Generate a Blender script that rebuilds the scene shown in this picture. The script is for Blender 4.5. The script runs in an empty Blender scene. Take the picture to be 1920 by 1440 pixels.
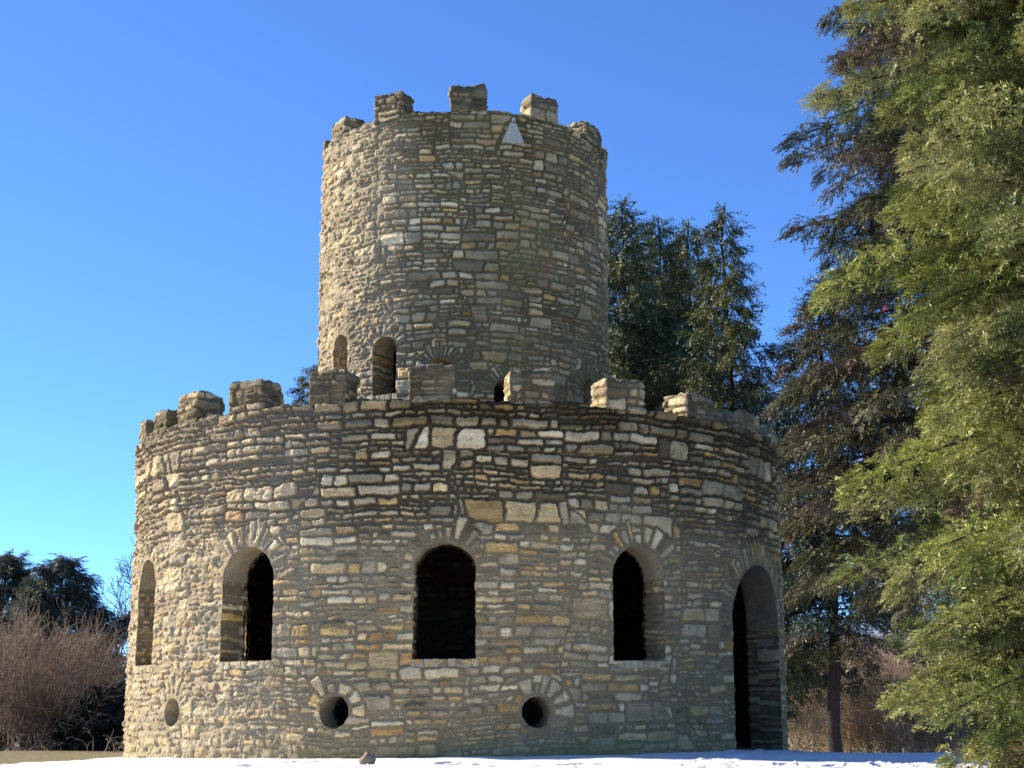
import bpy, math, random
import numpy as np

# ------------------------------------------------------------------ camera, light, exposure
scene = bpy.context.scene
F_PX, HORIZON = 2900.0, 1345.0
PITCH = math.atan((HORIZON - 720.0) / F_PX)
CX, CY, CZ = 0.71, -21.0, 0.47
cam_data = bpy.data.cameras.new("camera")
cam = bpy.data.objects.new("camera", cam_data)
scene.collection.objects.link(cam)
cam.location = (CX, CY, CZ)
cam.rotation_euler = (math.pi / 2 + PITCH, 0, 0)
cam_data.sensor_width = 36.0
cam_data.lens = 36.0 * F_PX / 1920.0
cam_data.clip_end = 3000
scene.camera = cam

SUN_BEHIND, SUN_EL = 19.0, 28.0        # degrees behind the tower's left side, elevation
sun_h = (-math.cos(math.radians(SUN_BEHIND)), math.sin(math.radians(SUN_BEHIND)))
world = bpy.data.worlds.new("World")
scene.world = world
world.use_nodes = True
nt = world.node_tree
bg = nt.nodes["Background"]
sky = nt.nodes.new("ShaderNodeTexSky")
sky.sky_type = 'NISHITA'
sky.sun_disc = False
sky.sun_elevation = math.radians(SUN_EL)
sky.sun_rotation = math.atan2(sun_h[0], sun_h[1])
sky.air_density = 1.4
sky.altitude = 8000
sky.dust_density = 0.0
sky.ozone_density = 6.0
hs = nt.nodes.new("ShaderNodeHueSaturation")
hs.inputs["Saturation"].default_value = 1.06
hs.inputs["Hue"].default_value = 0.503
nt.links.new(sky.outputs[0], hs.inputs["Color"])
nt.links.new(hs.outputs[0], bg.inputs[0])
bg.inputs[1].default_value = 0.13
sun_data = bpy.data.lights.new("sun", 'SUN')
sun_data.energy = 4.2
sun_data.angle = math.radians(0.5)
sun_data.color = (1.0, 0.89, 0.72)
sun = bpy.data.objects.new("sun", sun_data)
scene.collection.objects.link(sun)
sun.rotation_euler = (math.pi / 2 - math.radians(SUN_EL), 0, math.atan2(sun_h[0], -sun_h[1]))
scene.view_settings.view_transform = 'Standard'
scene.view_settings.look = 'None'
scene.view_settings.gamma = 1.0
scene.view_settings.exposure = 1.36

# ------------------------------------------------------------------ helpers
R1, R2 = 4.3, 2.02
UX = 0.04                              # the upper drum stands a little to the right of the lower one
GROUND_CUT = -0.15


def at(px, py, Y):
    """world point on the vertical plane y = Y that the photo shows at (px, py)"""
    x = (px - 960) / F_PX
    y = (720 - py) / F_PX
    dy = math.cos(PITCH) - y * math.sin(PITCH)
    dz = math.sin(PITCH) + y * math.cos(PITCH)
    t = (Y - CY) / dy
    return CX + t * x, Y, CZ + t * dz


def hashu(*ints):
    h = np.full(np.broadcast(*ints).shape, 2166136261, dtype=np.uint32)
    for a in ints:
        a = np.asarray(a).astype(np.int64).astype(np.uint32)
        h = (h ^ a) * np.uint32(16777619)
        h ^= h >> np.uint32(15)
        h = h * np.uint32(2246822519)
        h ^= h >> np.uint32(13)
    return h.astype(np.float64) / 4294967295.0


def vn(x, y, seed=0):
    """value noise in -1..1"""
    xi = np.floor(x); yi = np.floor(y)
    fx = x - xi; fy = y - yi
    fx = fx * fx * (3 - 2 * fx); fy = fy * fy * (3 - 2 * fy)
    xi = xi.astype(np.int64); yi = yi.astype(np.int64)
    s = np.int64(seed)
    a = hashu(xi, yi, s); b = hashu(xi + 1, yi, s)
    c = hashu(xi, yi + 1, s); d = hashu(xi + 1, yi + 1, s)
    return ((a * (1 - fx) + b * fx) * (1 - fy) + (c * (1 - fx) + d * fx) * fy) * 2 - 1


def fbm(x, y, seed=0, octaves=4, gain=0.55):
    r = 0; amp = 1; tot = 0
    for o in range(octaves):
        r = r + amp * vn(x * 2 ** o + 17.3 * o, y * 2 ** o - 9.1 * o, seed + o)
        tot += amp; amp *= gain
    return r / tot


def sstep(a, b, x):
    t = np.clip((x - a) / (b - a), 0, 1)
    return t * t * (3 - 2 * t)


def mesh_obj(name, verts, faces, mat=None, parent=None, col=None, smooth=False, tris=False):
    """faces: (n,4) or (n,3) int array; col: (nverts,3)"""
    me = bpy.data.meshes.new(name)
    verts = np.asarray(verts, dtype=np.float32); faces = np.asarray(faces, dtype=np.int32)
    k = faces.shape[1]
    me.vertices.add(len(verts)); me.vertices.foreach_set("co", verts.ravel())
    me.loops.add(faces.size); me.loops.foreach_set("vertex_index", faces.ravel())
    me.polygons.add(len(faces))
    me.polygons.foreach_set("loop_start", np.arange(0, faces.size, k, dtype=np.int32))
    me.polygons.foreach_set("loop_total", np.full(len(faces), k, dtype=np.int32))
    if smooth:
        me.polygons.foreach_set("use_smooth", np.ones(len(faces), dtype=bool))
    me.update(calc_edges=True)
    me.validate()
    if col is not None:
        ca = me.color_attributes.new("tint", 'FLOAT_COLOR', 'POINT')
        c4 = np.ones((len(verts), 4), dtype=np.float32); c4[:, :3] = col
        ca.data.foreach_set("color", c4.ravel())
    o = bpy.data.objects.new(name, me)
    scene.collection.objects.link(o)
    if mat: me.materials.append(mat)
    if parent: o.parent = parent
    return o


def tag(o, label=None, cat=None, group=None, kind=None):
    if label: o["label"] = label
    if cat: o["category"] = cat
    if group: o["group"] = group
    if kind: o["kind"] = kind
    return o


def empty(name, loc, label, cat, group=None):
    o = bpy.data.objects.new(name, None)
    scene.collection.objects.link(o)
    o.location = loc
    return tag(o, label, cat, group)


# ------------------------------------------------------------------ materials
def new_mat(name):
    m = bpy.data.materials.new(name); m.use_nodes = True
    return m, m.node_tree.nodes, m.node_tree.links, m.node_tree.nodes["Principled BSDF"]


def tint_mat(name, rough=0.9, nscale=40.0, namp=0.35, bump=0.0, bscale=60.0, spec=0.2):
    m, n, l, p = new_mat(name)
    at_ = n.new("ShaderNodeAttribute"); at_.attribute_name = "tint"
    tc = n.new("ShaderNodeTexCoord")
    no = n.new("ShaderNodeTexNoise"); no.inputs["Scale"].default_value = nscale; no.inputs["Detail"].default_value = 4
    l.new(tc.outputs["Object"], no.inputs["Vector"])
    mr = n.new("ShaderNodeMapRange")
    mr.inputs[1].default_value = 0.25; mr.inputs[2].default_value = 0.75
    mr.inputs[3].default_value = 1 - namp; mr.inputs[4].default_value = 1 + namp
    l.new(no.outputs[0], mr.inputs[0])
    mx = n.new("ShaderNodeVectorMath"); mx.operation = 'SCALE'
    l.new(at_.outputs["Color"], mx.inputs[0]); l.new(mr.outputs[0], mx.inputs["Scale"])
    l.new(mx.outputs[0], p.inputs["Base Color"])
    p.inputs["Roughness"].default_value = rough
    p.inputs["Specular IOR Level"].default_value = spec
    if bump:
        nb = n.new("ShaderNodeTexNoise"); nb.inputs["Scale"].default_value = bscale; nb.inputs["Detail"].default_value = 6
        l.new(tc.outputs["Object"], nb.inputs["Vector"])
        b = n.new("ShaderNodeBump"); b.inputs["Strength"].default_value = bump; b.inputs["Distance"].default_value = 0.02
        l.new(nb.outputs[0], b.inputs["Height"]); l.new(b.outputs[0], p.inputs["Normal"])
    return m


M_STONE = tint_mat("limestone_rubble", 0.92, 60, 0.34, 0.85, 48)
M_BARK = tint_mat("bark", 0.95, 30, 0.4, 0.6, 40)
M_TWIG = tint_mat("bare_twigs", 0.9, 12, 0.3)


def leaf_mat(name, trans=0.25):
    m, n, l, p = new_mat(name)
    at_ = n.new("ShaderNodeAttribute"); at_.attribute_name = "tint"
    l.new(at_.outputs["Color"], p.inputs["Base Color"])
    p.inputs["Roughness"].default_value = 0.5
    p.inputs["Specular IOR Level"].default_value = 0.35
    tr = n.new("ShaderNodeBsdfTranslucent")
    l.new(at_.outputs["Color"], tr.inputs["Color"])
    ms = n.new("ShaderNodeMixShader"); ms.inputs[0].default_value = trans
    l.new(p.outputs[0], ms.inputs[1]); l.new(tr.outputs[0], ms.inputs[2])
    out = n["Material Output"]
    l.new(ms.outputs[0], out.inputs["Surface"])
    return m


M_NEEDLE = leaf_mat("evergreen_needles", 0.22)


def noise_mat(name, c1, c2, scale, rough=0.9, bump=0.0, bscale=None, detail=8):
    m, n, l, p = new_mat(name)
    tc = n.new("ShaderNodeTexCoord")
    no = n.new("ShaderNodeTexNoise"); no.inputs["Scale"].default_value = scale; no.inputs["Detail"].default_value = detail
    l.new(tc.outputs["Object"], no.inputs["Vector"])
    cr = n.new("ShaderNodeValToRGB")
    cr.color_ramp.elements[0].position = 0.3; cr.color_ramp.elements[1].position = 0.7
    cr.color_ramp.elements[0].color = (*c1, 1); cr.color_ramp.elements[1].color = (*c2, 1)
    l.new(no.outputs[0], cr.inputs[0]); l.new(cr.outputs[0], p.inputs["Base Color"])
    p.inputs["Roughness"].default_value = rough
    p.inputs["Specular IOR Level"].default_value = 0.2
    if bump:
        nb = n.new("ShaderNodeTexNoise"); nb.inputs["Scale"].default_value = bscale or scale * 4; nb.inputs["Detail"].default_value = 8
        l.new(tc.outputs["Object"], nb.inputs["Vector"])
        b = n.new("ShaderNodeBump"); b.inputs["Strength"].default_value = bump; b.inputs["Distance"].default_value = 0.02
        l.new(nb.outputs[0], b.inputs["Height"]); l.new(b.outputs[0], p.inputs["Normal"])
    return m


M_SNOW = noise_mat("snow", (0.68, 0.68, 0.68), (0.78, 0.78, 0.77), 5, 0.6, 0.6, 22)
M_GRASS = noise_mat("winter_grass", (0.11, 0.10, 0.04), (0.24, 0.19, 0.09), 14, 0.95, 0.5, 90)
M_DECK = noise_mat("concrete_deck", (0.20, 0.19, 0.17), (0.30, 0.28, 0.25), 5, 0.9, 0.3)
M_FLOOR = noise_mat("dirt_floor", (0.035, 0.03, 0.024), (0.06, 0.05, 0.04), 4, 0.95, 0.4)  # indoor shade painted into the floor colour

# ------------------------------------------------------------------ rubble masonry as a height field
def rubble(S, Z, seed, lifts, warp=1.0, bmin=0.3, bmax=0.95, thin=1.0, big=(), bays=None, zfix=None):
    if bays is not None:
        rng = np.random.default_rng(seed + 900)
        e = [S.min() - 1]
        while e[-1] < S.max() + 1: e.append(e[-1] + rng.uniform(*bays))
        e = np.array(e)
        Sb = S + 0.32 * vn(S * 0.5, Z * 1.3, seed + 901) + 0.10 * vn(S * 3, Z * 4, seed + 902) + 0.016 * vn(S * 14, Z * 14, seed + 903)
        bi = np.searchsorted(e, Sb) - 1
        free = Z < zfix
        out = rubble(S, Z, seed, lifts, warp, bmin, bmax, thin, big)
        low = lifts[lifts <= zfix + 1e-6]
        for b in np.unique(bi):
            m = np.nonzero((bi == b) & free)
            if not len(m[0]): continue
            lf = make_lifts(low[0], low[-1], np.random.default_rng(seed * 50 + int(b)), 0.16, 0.40)
            sub = rubble(S[m], Z[m], seed + 1000 + int(b) * 7, lf, warp, bmin, bmax, thin)
            edge = np.minimum(np.abs(Sb[m] - e[b]), np.abs(Sb[m] - e[b + 1]))
            sub[1] = np.minimum(sub[1], edge)
            for k in range(5): out[k][m] = sub[k]
        return out
    """random coursed rubble: for every point the id of its stone, the distance to the stone's edge and local coords"""
    shp = S.shape
    S0 = S.ravel(); Z0 = Z.ravel()
    S = S0 + warp * (0.014 * vn(S0 * 12, Z0 * 12, seed + 1) + 0.009 * vn(S0 * 32, Z0 * 32, seed + 2))
    Z = Z0 + warp * (0.035 * vn(S0 * 0.9, Z0 * 0.6, seed + 3) + 0.016 * vn(S0 * 6, Z0 * 8, seed + 4) + 0.008 * vn(S0 * 30, Z0 * 33, seed + 5))
    rng = np.random.default_rng(seed)
    n = len(S)
    sid = np.zeros(n, np.int64); dd = np.zeros(n); cu = np.zeros(n); cv = np.zeros(n); sh = np.full(n, 0.1)
    li = np.searchsorted(lifts, Z) - 1
    smin, smax = S.min() - 1, S.max() + 1
    nid = seed * 100000 + 1
    for k in range(-1, len(lifts)):
        idx = np.nonzero(li == k)[0]
        if not len(idx): continue
        z0 = lifts[k] if k >= 0 else lifts[0] - 0.3
        z1 = lifts[k + 1] if k + 1 < len(lifts) else lifts[-1] + 0.3
        isbig = k in big
        e = [smin]
        while e[-1] < smax: e.append(e[-1] + (rng.uniform(0.25, 0.9) if isbig else rng.uniform(bmin, bmax)))
        e = np.array(e)
        bi = np.searchsorted(e, S[idx]) - 1
        order = np.argsort(bi, kind='stable'); idx = idx[order]; bi = bi[order]
        ub, st = np.unique(bi, return_index=True); st = list(st) + [len(bi)]
        for q, b in enumerate(ub):
            sub = idx[st[q]:st[q + 1]]
            s0, s1 = e[b], e[b + 1]
            if isbig: nr = int(rng.choice([1, 2, 3, 4], p=[0.36, 0.24, 0.25, 0.15]))
            else:
                target = rng.choice([0.05, 0.07, 0.095, 0.125, 0.18], p=[0.22, 0.29, 0.27, 0.16, 0.06]) * thin
                nr = int(np.clip(round((z1 - z0) / target), 1, 6))
            w = rng.uniform(0.55, 1.5, nr); re = z0 + (z1 - z0) * np.concatenate([[0], np.cumsum(w) / w.sum()])
            zi = np.clip(np.searchsorted(re, Z[sub]) - 1, 0, nr - 1)
            for r in range(nr):
                ss = sub[zi == r]
                if not len(ss): continue
                h = re[r + 1] - re[r]
                se = [s0]
                while se[-1] < s1 - 0.04:
                    se.append(se[-1] + float(np.clip(h * rng.uniform(1.0, 4.0), 0.08, 0.44)) * (rng.uniform(0.4, 0.8) if isbig and nr == 1 else 1))
                se = np.array(se)
                if len(se) > 2 and s1 - se[-2] < 0.07: se = np.delete(se, -2)
                se[-1] = s1
                kk = rng.uniform(-1, 1, len(se)) * (0.6 if isbig else 0.3); kk[0] = kk[-1] = 0
                zc = (re[r] + re[r + 1]) / 2
                dz = Z[ss] - zc
                x = S[ss]
                j = np.clip(np.searchsorted(se, x) - 1, 0, len(se) - 2)
                lo = se[j] + kk[j] * dz; hi = se[j + 1] + kk[j + 1] * dz
                j = np.clip(j - (x < lo) + (x >= hi), 0, len(se) - 2)
                lo = se[j] + kk[j] * dz; hi = se[j + 1] + kk[j + 1] * dz
                c = (lo + hi) / 2; hw = np.maximum((hi - lo) / 2, 0.01); hh = h / 2
                rr = np.minimum(0.07 if isbig else 0.042, 0.75 * np.minimum(hw, hh))
                qx = np.abs(x - c) - hw + rr; qz = np.abs(dz) - hh + rr
                sd = np.hypot(np.maximum(qx, 0), np.maximum(qz, 0)) + np.minimum(np.maximum(qx, qz), 0) - rr
                sid[ss] = nid + j; dd[ss] = -sd; cu[ss] = x - c; cv[ss] = dz; sh[ss] = h
                nid += len(se)
    return [a.reshape(shp) for a in (sid, dd, cu, cv, sh)]


def make_lifts(z0, z1, rng, a=0.2, b=0.42):
    l = [z0]
    while l[-1] < z1 - b: l.append(l[-1] + rng.uniform(a, b))
    l.append(z1)
    return np.array(l)


PAL = np.array([
    (0.45, 0.39, 0.285),    # warm grey limestone
    (0.38, 0.35, 0.28),     # cool grey
    (0.54, 0.43, 0.265),    # buff
    (0.60, 0.53, 0.40),     # pale
    (0.54, 0.385, 0.185),   # ochre
    (0.44, 0.28, 0.13),     # rusty
    (0.22, 0.19, 0.14),     # dark
    (0.64, 0.58, 0.46),     # white
])


def stone_shade(S, Z, lay, seed, weights, mortar=(0.245, 0.190, 0.105), smear=None, gap=0.011, deep=None):
    """height and colour of rubble masonry; weights: (n points, 8) or (8,) relative palette weights"""
    sid, dd, cu, cv, sh = lay
    h1 = hashu(sid, np.int64(11)); h2 = hashu(sid, np.int64(23)); h3 = hashu(sid, np.int64(37))
    h4 = hashu(sid, np.int64(41)); h5 = hashu(sid, np.int64(59)); h6 = hashu(sid, np.int64(71))
    w = np.broadcast_to(np.asarray(weights, float), S.shape + (8,))
    cum = np.cumsum(w, axis=-1); cum = cum / cum[..., -1:]
    kind = (h1[..., None] > cum).sum(-1).clip(0, 7)
    col = PAL[kind] * np.array((1.15, 1.01, 0.75))
    col *= (0.60 + 0.72 * h2)[..., None]
    bed = fbm(S * 4.5, Z * 55 + h6 * 50, seed + 20, 3)
    ochre = (kind == 4) | (kind == 5) | ((kind == 2) & (h5 > 0.5))
    bedamp = np.where(ochre, 0.42, 0.18 + 0.15 * (h5 > 0.6))
    pit = fbm(S * 22, Z * 26, seed + 24, 3)
    lum = 1 + bedamp * bed - 0.28 * np.clip(pit - 0.28, 0, 1) * 2
    col *= lum[..., None]
    tone = fbm(S * 5, Z * 7, seed + 28, 3)
    col *= (1 + 0.30 * tone)[..., None]
    spot = sstep(0.30, 0.52, fbm(S * 16, Z * 20, seed + 29, 3)) * (0.15 + 0.55 * (h3 > 0.45))
    col *= (1 - 0.55 * spot)[..., None]
    # height
    g = gap * (0.6 + 0.9 * h3) + 0.004 * vn(S * 25, Z * 25, seed + 31)
    edge = sstep(g, g + 0.009 + 0.012 * h4, dd)
    off = (h4 - 0.45) * 0.036
    hs = off + 0.9 * ((h5 - 0.5) * 0.12 * cu * np.clip(0.12 / (sh + 0.05), 0.3, 1.2) + (h6 - 0.5) * 0.25 * cv)
    hs = hs + 0.007 * bed * (0.5 + bedamp) + 0.007 * fbm(S * 16, Z * 18, seed + 33, 4) - 0.010 * np.clip(pit - 0.3, 0, 1)
    deep = np.zeros(S.shape) if deep is None else deep
    hm = -0.016 - deep + 0.006 * fbm(S * 20, Z * 20, seed + 37, 3)
    h = hm + (hs - hm) * edge
    mcol = np.array(mortar) * (1 - 21.0 * np.minimum(deep, 0.03))[..., None] * (1 + 0.22 * fbm(S * 9, Z * 9, seed + 40, 3))[..., None]
    if smear is not None:
        sm = np.clip(smear, 0, 1) * 0.75
        col = col * (1 - 0.55 * sm)[..., None] + mcol * 1.25 * (0.55 * sm)[..., None]
        h = h * (1 - 0.5 * sm)
    c = mcol + (col - mcol) * edge[..., None]
    return h, c, edge


# --- openings: every one is cut through its drum along its own axis
class Opening:
    def __init__(s, deg, kind, w, z0, z1, thick):
        deg = deg - (0.65 if thick == T1 else 1.3)
        s.a = math.radians(deg); s.kind = kind; s.w = w; s.z0 = z0; s.z1 = z1; s.T = thick
        s.zs = z1 - w                        # spring line of an arch
        s.zc = (z0 + z1) / 2
        s.u = np.array([math.sin(s.a), -math.cos(s.a)])
        s.t = np.array([math.cos(s.a), math.sin(s.a)])

    def sdf(s, tx, z):
        if s.kind == 'round':
            return np.hypot(tx, z - s.zc) - (s.z1 - s.z0) / 2
        up = np.hypot(tx, z - s.zs) - s.w
        lo = np.maximum(np.abs(tx) - s.w, s.z0 - z)
        lo2 = np.where((np.abs(tx) > s.w) & (z < s.z0), np.hypot(np.abs(tx) - s.w, s.z0 - z), lo)
        return np.where(z > s.zs, up, lo2)

    def jag(s, tx, z, seed):
        return s.sdf(tx, z) + 0.006 * vn(tx * 9, z * 9, seed) + 0.005 * vn(tx * 25, z * 25, seed + 1)


T1, T2 = 0.42, 0.50
LOW_OPEN = [Opening(a, 'arch', w, 1.07, 2.34, T1) for a, w in
            ((-59.6, .335), (-30.9, .375), (0.45, .34), (30.3, .345), (124, .34), (152, .34), (-178, .34), (-148, .34), (-119, .34), (-89.5, .34))]
LOW_OPEN.append(Opening(60.6, 'arch', 0.76, -0.4, 2.28, T1))
HOLES = [Opening(a, 'round', r, 0.525 - r, 0.525 + r, T1) for a, r in ((-47.4, .165), (-15.5, .172), (13.8, .165), (-78, .165))]
UP_OPEN = [Opening(a, 'arch', w, z0, z1, T2) for a, w, z0, z1 in
           ((-80, .17, 4.4, 5.45), (-50.6, .17, 4.4, 5.39), (-27.3, .18, 4.47, 5.24), (-5.4, .18, 4.3, 4.90), (19.2, .18, 4.2, 4.66), (59, .19, 4.2, 4.82), (140, .18, 4.3, 5.0), (-150, .18, 4.3, 5.2))]


def fans(lay, S, Z, A, R, openings, seed, gap=0.01):
    """voussoirs fanned round the arches: overrides the coursed layout there"""
    sid, dd, cu, cv, sh = lay
    for n, o in enumerate(openings):
        rng = np.random.default_rng(seed + n * 7)
        da = (A - o.a + math.pi) % (2 * math.pi) - math.pi
        near = (np.abs(da) < 1.2) & (Z > o.z0 - 0.5) & (Z < o.z1 + 0.7)
        ix = np.nonzero(near)
        tx = R * np.sin(da[ix]); z = Z[ix]
        r_in = o.w if o.kind == 'arch' else (o.z1 - o.z0) / 2
        zc = o.zs if o.kind == 'arch' else o.zc
        wob = 0.05 * vn(tx * 5, z * 5, seed + n)
        th = np.arctan2(z - zc, tx) + wob * 0.5; r = np.hypot(tx, z - zc)
        if o.kind == 'arch':
            span = (-0.05, math.pi + 0.05); step = (0.08, 0.27); L = (0.10, 0.30)
            if o.w > 0.6: step = (0.06, 0.13); L = (0.14, 0.32)
            if R < 3: step = (0.12, 0.30); L = (0.13, 0.22)
        else:
            span = (-0.2, math.pi + 0.2); step = (0.22, 0.60); L = (0.10, 0.27)
        e = [span[0]]
        while e[-1] < span[1]: e.append(e[-1] + rng.uniform(*step))
        e[-1] = span[1]; e = np.array(e)
        lens = rng.uniform(*L, len(e))
        j = np.clip(np.searchsorted(e, th) - 1, 0, len(e) - 2)
        mid = r_in + lens[j] / 2 + 0.02
        half = lens[j] / 2
        hw = (e[j + 1] - e[j]) / 2 * np.minimum(r, r_in + 0.22); c = (e[j] + e[j + 1]) / 2
        x = (th - c) * r
        rr = np.minimum(0.02, hw * 0.5)
        qx = np.abs(x) - hw + rr; qz = np.abs(r - mid) - half + rr
        sd = np.hypot(np.maximum(qx, 0), np.maximum(qz, 0)) + np.minimum(np.maximum(qx, qz), 0) - rr
        m = (th > span[0]) & (th < span[1]) & (r < r_in + lens[j] + 0.02 + gap) & (r > r_in - 0.1)
        sel = tuple(a[m] for a in ix)
        sid[sel] = 900000000 + (seed + n) * 1000 + j[m]
        dd[sel] = -sd[m] * 0.8
        cu[sel] = x[m]; cv[sel] = (r - mid)[m] * 0.3; sh[sel] = 0.1
    return [sid, dd, cu, cv, sh]


def drum(name, R, cx, z0, z1, openings, nring, dz, seed, shade, parent, thick, cap_in, deck_z, rough_top=0.03):
    """outer wall of a drum, its broken top edge and the inner face of its parapet: one mesh; returns the reveals too"""
    fine = nring / R
    a = []
    t = -math.pi
    while t < math.pi - 1e-6:
        a.append(t)
        t += fine if abs(t) < math.radians(112) else fine * 3.2
    ang = np.array(a); na = len(ang)
    zr = np.arange(z0, z1 + dz * 0.5, dz); nz = len(zr)
    A, Zr = np.meshgrid(ang, zr)
    top = z1 + rough_top * (0.7 * vn(ang * R * 5, ang * 0, seed + 91) + 0.5 * vn(ang * R * 13, ang * 0, seed + 92))
    Z = z0 + (Zr - z0) * (top[None, :] - z0) / (zr[-1] - z0)
    S = A * R
    sd = np.full(A.shape, 9.0); which = np.full(A.shape, -1)
    TX = {}
    for n, o in enumerate(openings):
        da = (A - o.a + math.pi) % (2 * math.pi) - math.pi
        d = np.where(np.abs(da) < 1.2, o.jag(R * np.sin(da), Z, 300 + n), 9.0)
        which = np.where(d < sd, n, which); sd = np.minimum(sd, d)
    inside = sd < 0
    q = ~(inside[:-1, :] | inside[1:, :] | np.roll(inside, -1, 1)[:-1, :] | np.roll(inside, -1, 1)[1:, :])
    # vertices on the rim of a hole: of a kept quad and of a deleted one
    def spread(mask):
        v = np.zeros(A.shape, bool)
        v[:-1] |= mask; v[1:] |= mask
        m2 = np.roll(mask, 1, 1); v[:-1] |= m2; v[1:] |= m2
        return v
    rim = spread(q) & spread(~q)
    for n, o in enumerate(openings):
        ii = np.nonzero(rim & (which == n))
        da = (A[ii] - o.a + math.pi) % (2 * math.pi) - math.pi
        tx = R * np.sin(da); z = Z[ii]
        for _ in range(2):
            e = 0.002
            f = o.jag(tx, z, 300 + n)
            gx = (o.jag(tx + e, z, 300 + n) - o.jag(tx - e, z, 300 + n)) / (2 * e)
            gz = (o.jag(tx, z + e, 300 + n) - o.jag(tx, z - e, 300 + n)) / (2 * e)
            g2 = np.maximum(gx * gx + gz * gz, 0.2)
            tx = tx - np.clip(f, -.03, .03) * gx / g2; z = z - np.clip(f, -.03, .03) * gz / g2
        A[ii] = o.a + np.arcsin(np.clip(tx / R, -1, 1)); Z[ii] = z
    S = A * R
    h, col = shade(A, S, Z, openings)
    h = h * (0.3 + 0.7 * sstep(0.0, 0.09, sd))
    rad = R + h
    V = np.stack([cx + rad * np.sin(A), -rad * np.cos(A), Z], -1)
    # cap and inner parapet face
    caps = [(R - f * (R - cap_in), 0.03) for f in np.linspace(0.06, 1, 9)]
    rows = [V]; cols = [col]
    for k, (r, am) in enumerate(caps):
        s = ang * r
        zz = top + am * fbm(s * 7, s * 0 + k * 1.1, seed + 95, 3) - 0.01 * (k in (0, 8))
        rows.append(np.stack([cx + r * np.sin(ang), -r * np.cos(ang), zz], -1)[None])
        b = 0.8 + 0.35 * fbm(s * 6, s * 0 + k * 0.8, seed + 96, 3)
        cols.append((np.array([(0.21, 0.185, 0.14)]) * b[:, None])[None])
    for zz in np.linspace(z1 - 0.08, deck_z - 0.05, 8):
        r = cap_in + 0.012 * vn(ang * R * 8, ang * 0 + zz * 9, seed + 97)
        rows.append(np.stack([cx + r * np.sin(ang), -r * np.cos(ang), ang * 0 + zz], -1)[None])
        b = 0.8 + 0.4 * vn(ang * R * 5, ang * 0 + zz * 11, seed + 98)
        cols.append((np.array([(0.30, 0.265, 0.20)]) * b[:, None])[None])
    V = np.concatenate(rows); C = np.concatenate(cols)
    nrow = len(V)
    keep = np.ones((nrow - 1, na), bool); keep[:nz - 1] = q
    I = np.arange(nrow * na).reshape(nrow, na); J = np.roll(I, -1, 1)
    faces = np.stack([I[:-1], J[:-1], J[1:], I[1:]], -1)[keep]
    ob = mesh_obj(name, V.reshape(-1, 3), faces, M_STONE, parent, C.reshape(-1, 3))
    # reveals
    rev = []
    nq = ~q
    for n, o in enumerate(openings):
        edges = []
        # horizontal neighbours
        jj = np.roll(np.arange(na), -1)
        kr = q & np.roll(nq, -1, 1)          # kept quad c, deleted quad c+1: shared edge at column c+1
        for r, c in zip(*np.nonzero(kr)): edges.append(((r, jj[c]), (r + 1, jj[c])))
        kl = nq & np.roll(q, -1, 1)
        for r, c in zip(*np.nonzero(kl)): edges.append(((r + 1, jj[c]), (r, jj[c])))
        kb = q[:-1] & nq[1:]
        for r, c in zip(*np.nonzero(kb)): edges.append(((r + 1, jj[c]), (r + 1, c)))
        kt = nq[:-1] & q[1:]
        for r, c in zip(*np.nonzero(kt)): edges.append(((r + 1, c), (r + 1, jj[c])))
        break
    vid = {}
    per = {n: [] for n in range(len(openings))}
    for e in edges: per[int(which[e[0]])].append(e)
    for n, o in enumerate(openings):
        es = per[n]
        vs = sorted({v for e in es for v in e}); idx = {v: k for k, v in enumerate(vs)}
        rr = np.array([v[0] for v in vs]); cc = np.array([v[1] for v in vs])
        P = V[rr, cc]
        da = A[rr, cc] - o.a
        tx = R * np.sin(da); z = Z[rr, cc]
        e = 0.003
        gx = (o.sdf(tx + e, z) - o.sdf(tx - e, z)); gz = (o.sdf(tx, z + e) - o.sdf(tx, z - e))
        gl = np.maximum(np.hypot(gx, gz), 1e-6); gx /= gl; gz /= gl
        nd = 18 if abs(math.degrees(o.a)) < 112 else 5
        depth0 = P[:, 0] * 0 + ((P[:, 0] - cx) * o.u[0] + P[:, 1] * o.u[1])
        inner = np.sqrt(np.maximum((R - o.T) ** 2 - tx ** 2, 0.1))
        soff = sstep(o.zs - 0.03, o.zs + 0.05, z) if o.kind == 'arch' else np.ones(len(z)) * 0.8
        lifts = make_lifts(o.z0 - 0.5, o.z1 + 0.5, np.random.default_rng(seed + n), 0.12, 0.3)
        dim = 0.5 if o.w > 0.6 else 1.0  # door jamb shade painted into the reveal colour
        allv = []; allc = []
        for k in range(nd + 1):
            f = k / nd
            dep = depth0 + (inner - depth0) * f
            ss = dep + 7.0 * n + np.where(tx > 0, 3.0, 0)
            lay = rubble(ss, z, seed + 50 + n, lifts, 1.0, 0.3, 0.7)
            hh, cl, _ = stone_shade(ss, z, lay, seed + 60, (3, 2, 3, 2, 1.2, .5, 1, .2))
            plaster = np.array([(0.37, 0.305, 0.19)]) * (1 + 0.2 * fbm(ss * 8, (z + tx) * 8, seed + 63, 3))[:, None]
            cl = cl * (1 - soff)[:, None] + plaster * soff[:, None]
            hh = hh * (1 - soff) + 0.006 * fbm(ss * 10, (tx + z) * 10, seed + 64, 3) * soff
            hh = hh * min(1, k / 2) if k < nd else hh
            Q = np.stack([P[:, 0] + (dep - depth0) * o.u[0] - gx * hh * o.t[0],
                          P[:, 1] + (dep - depth0) * o.u[1] - gx * hh * o.t[1],
                          P[:, 2] - gz * hh], -1)
            if k == 0: Q = P.copy()
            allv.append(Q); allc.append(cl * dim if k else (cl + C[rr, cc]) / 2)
        m = len(vs)
        fa = []
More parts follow.
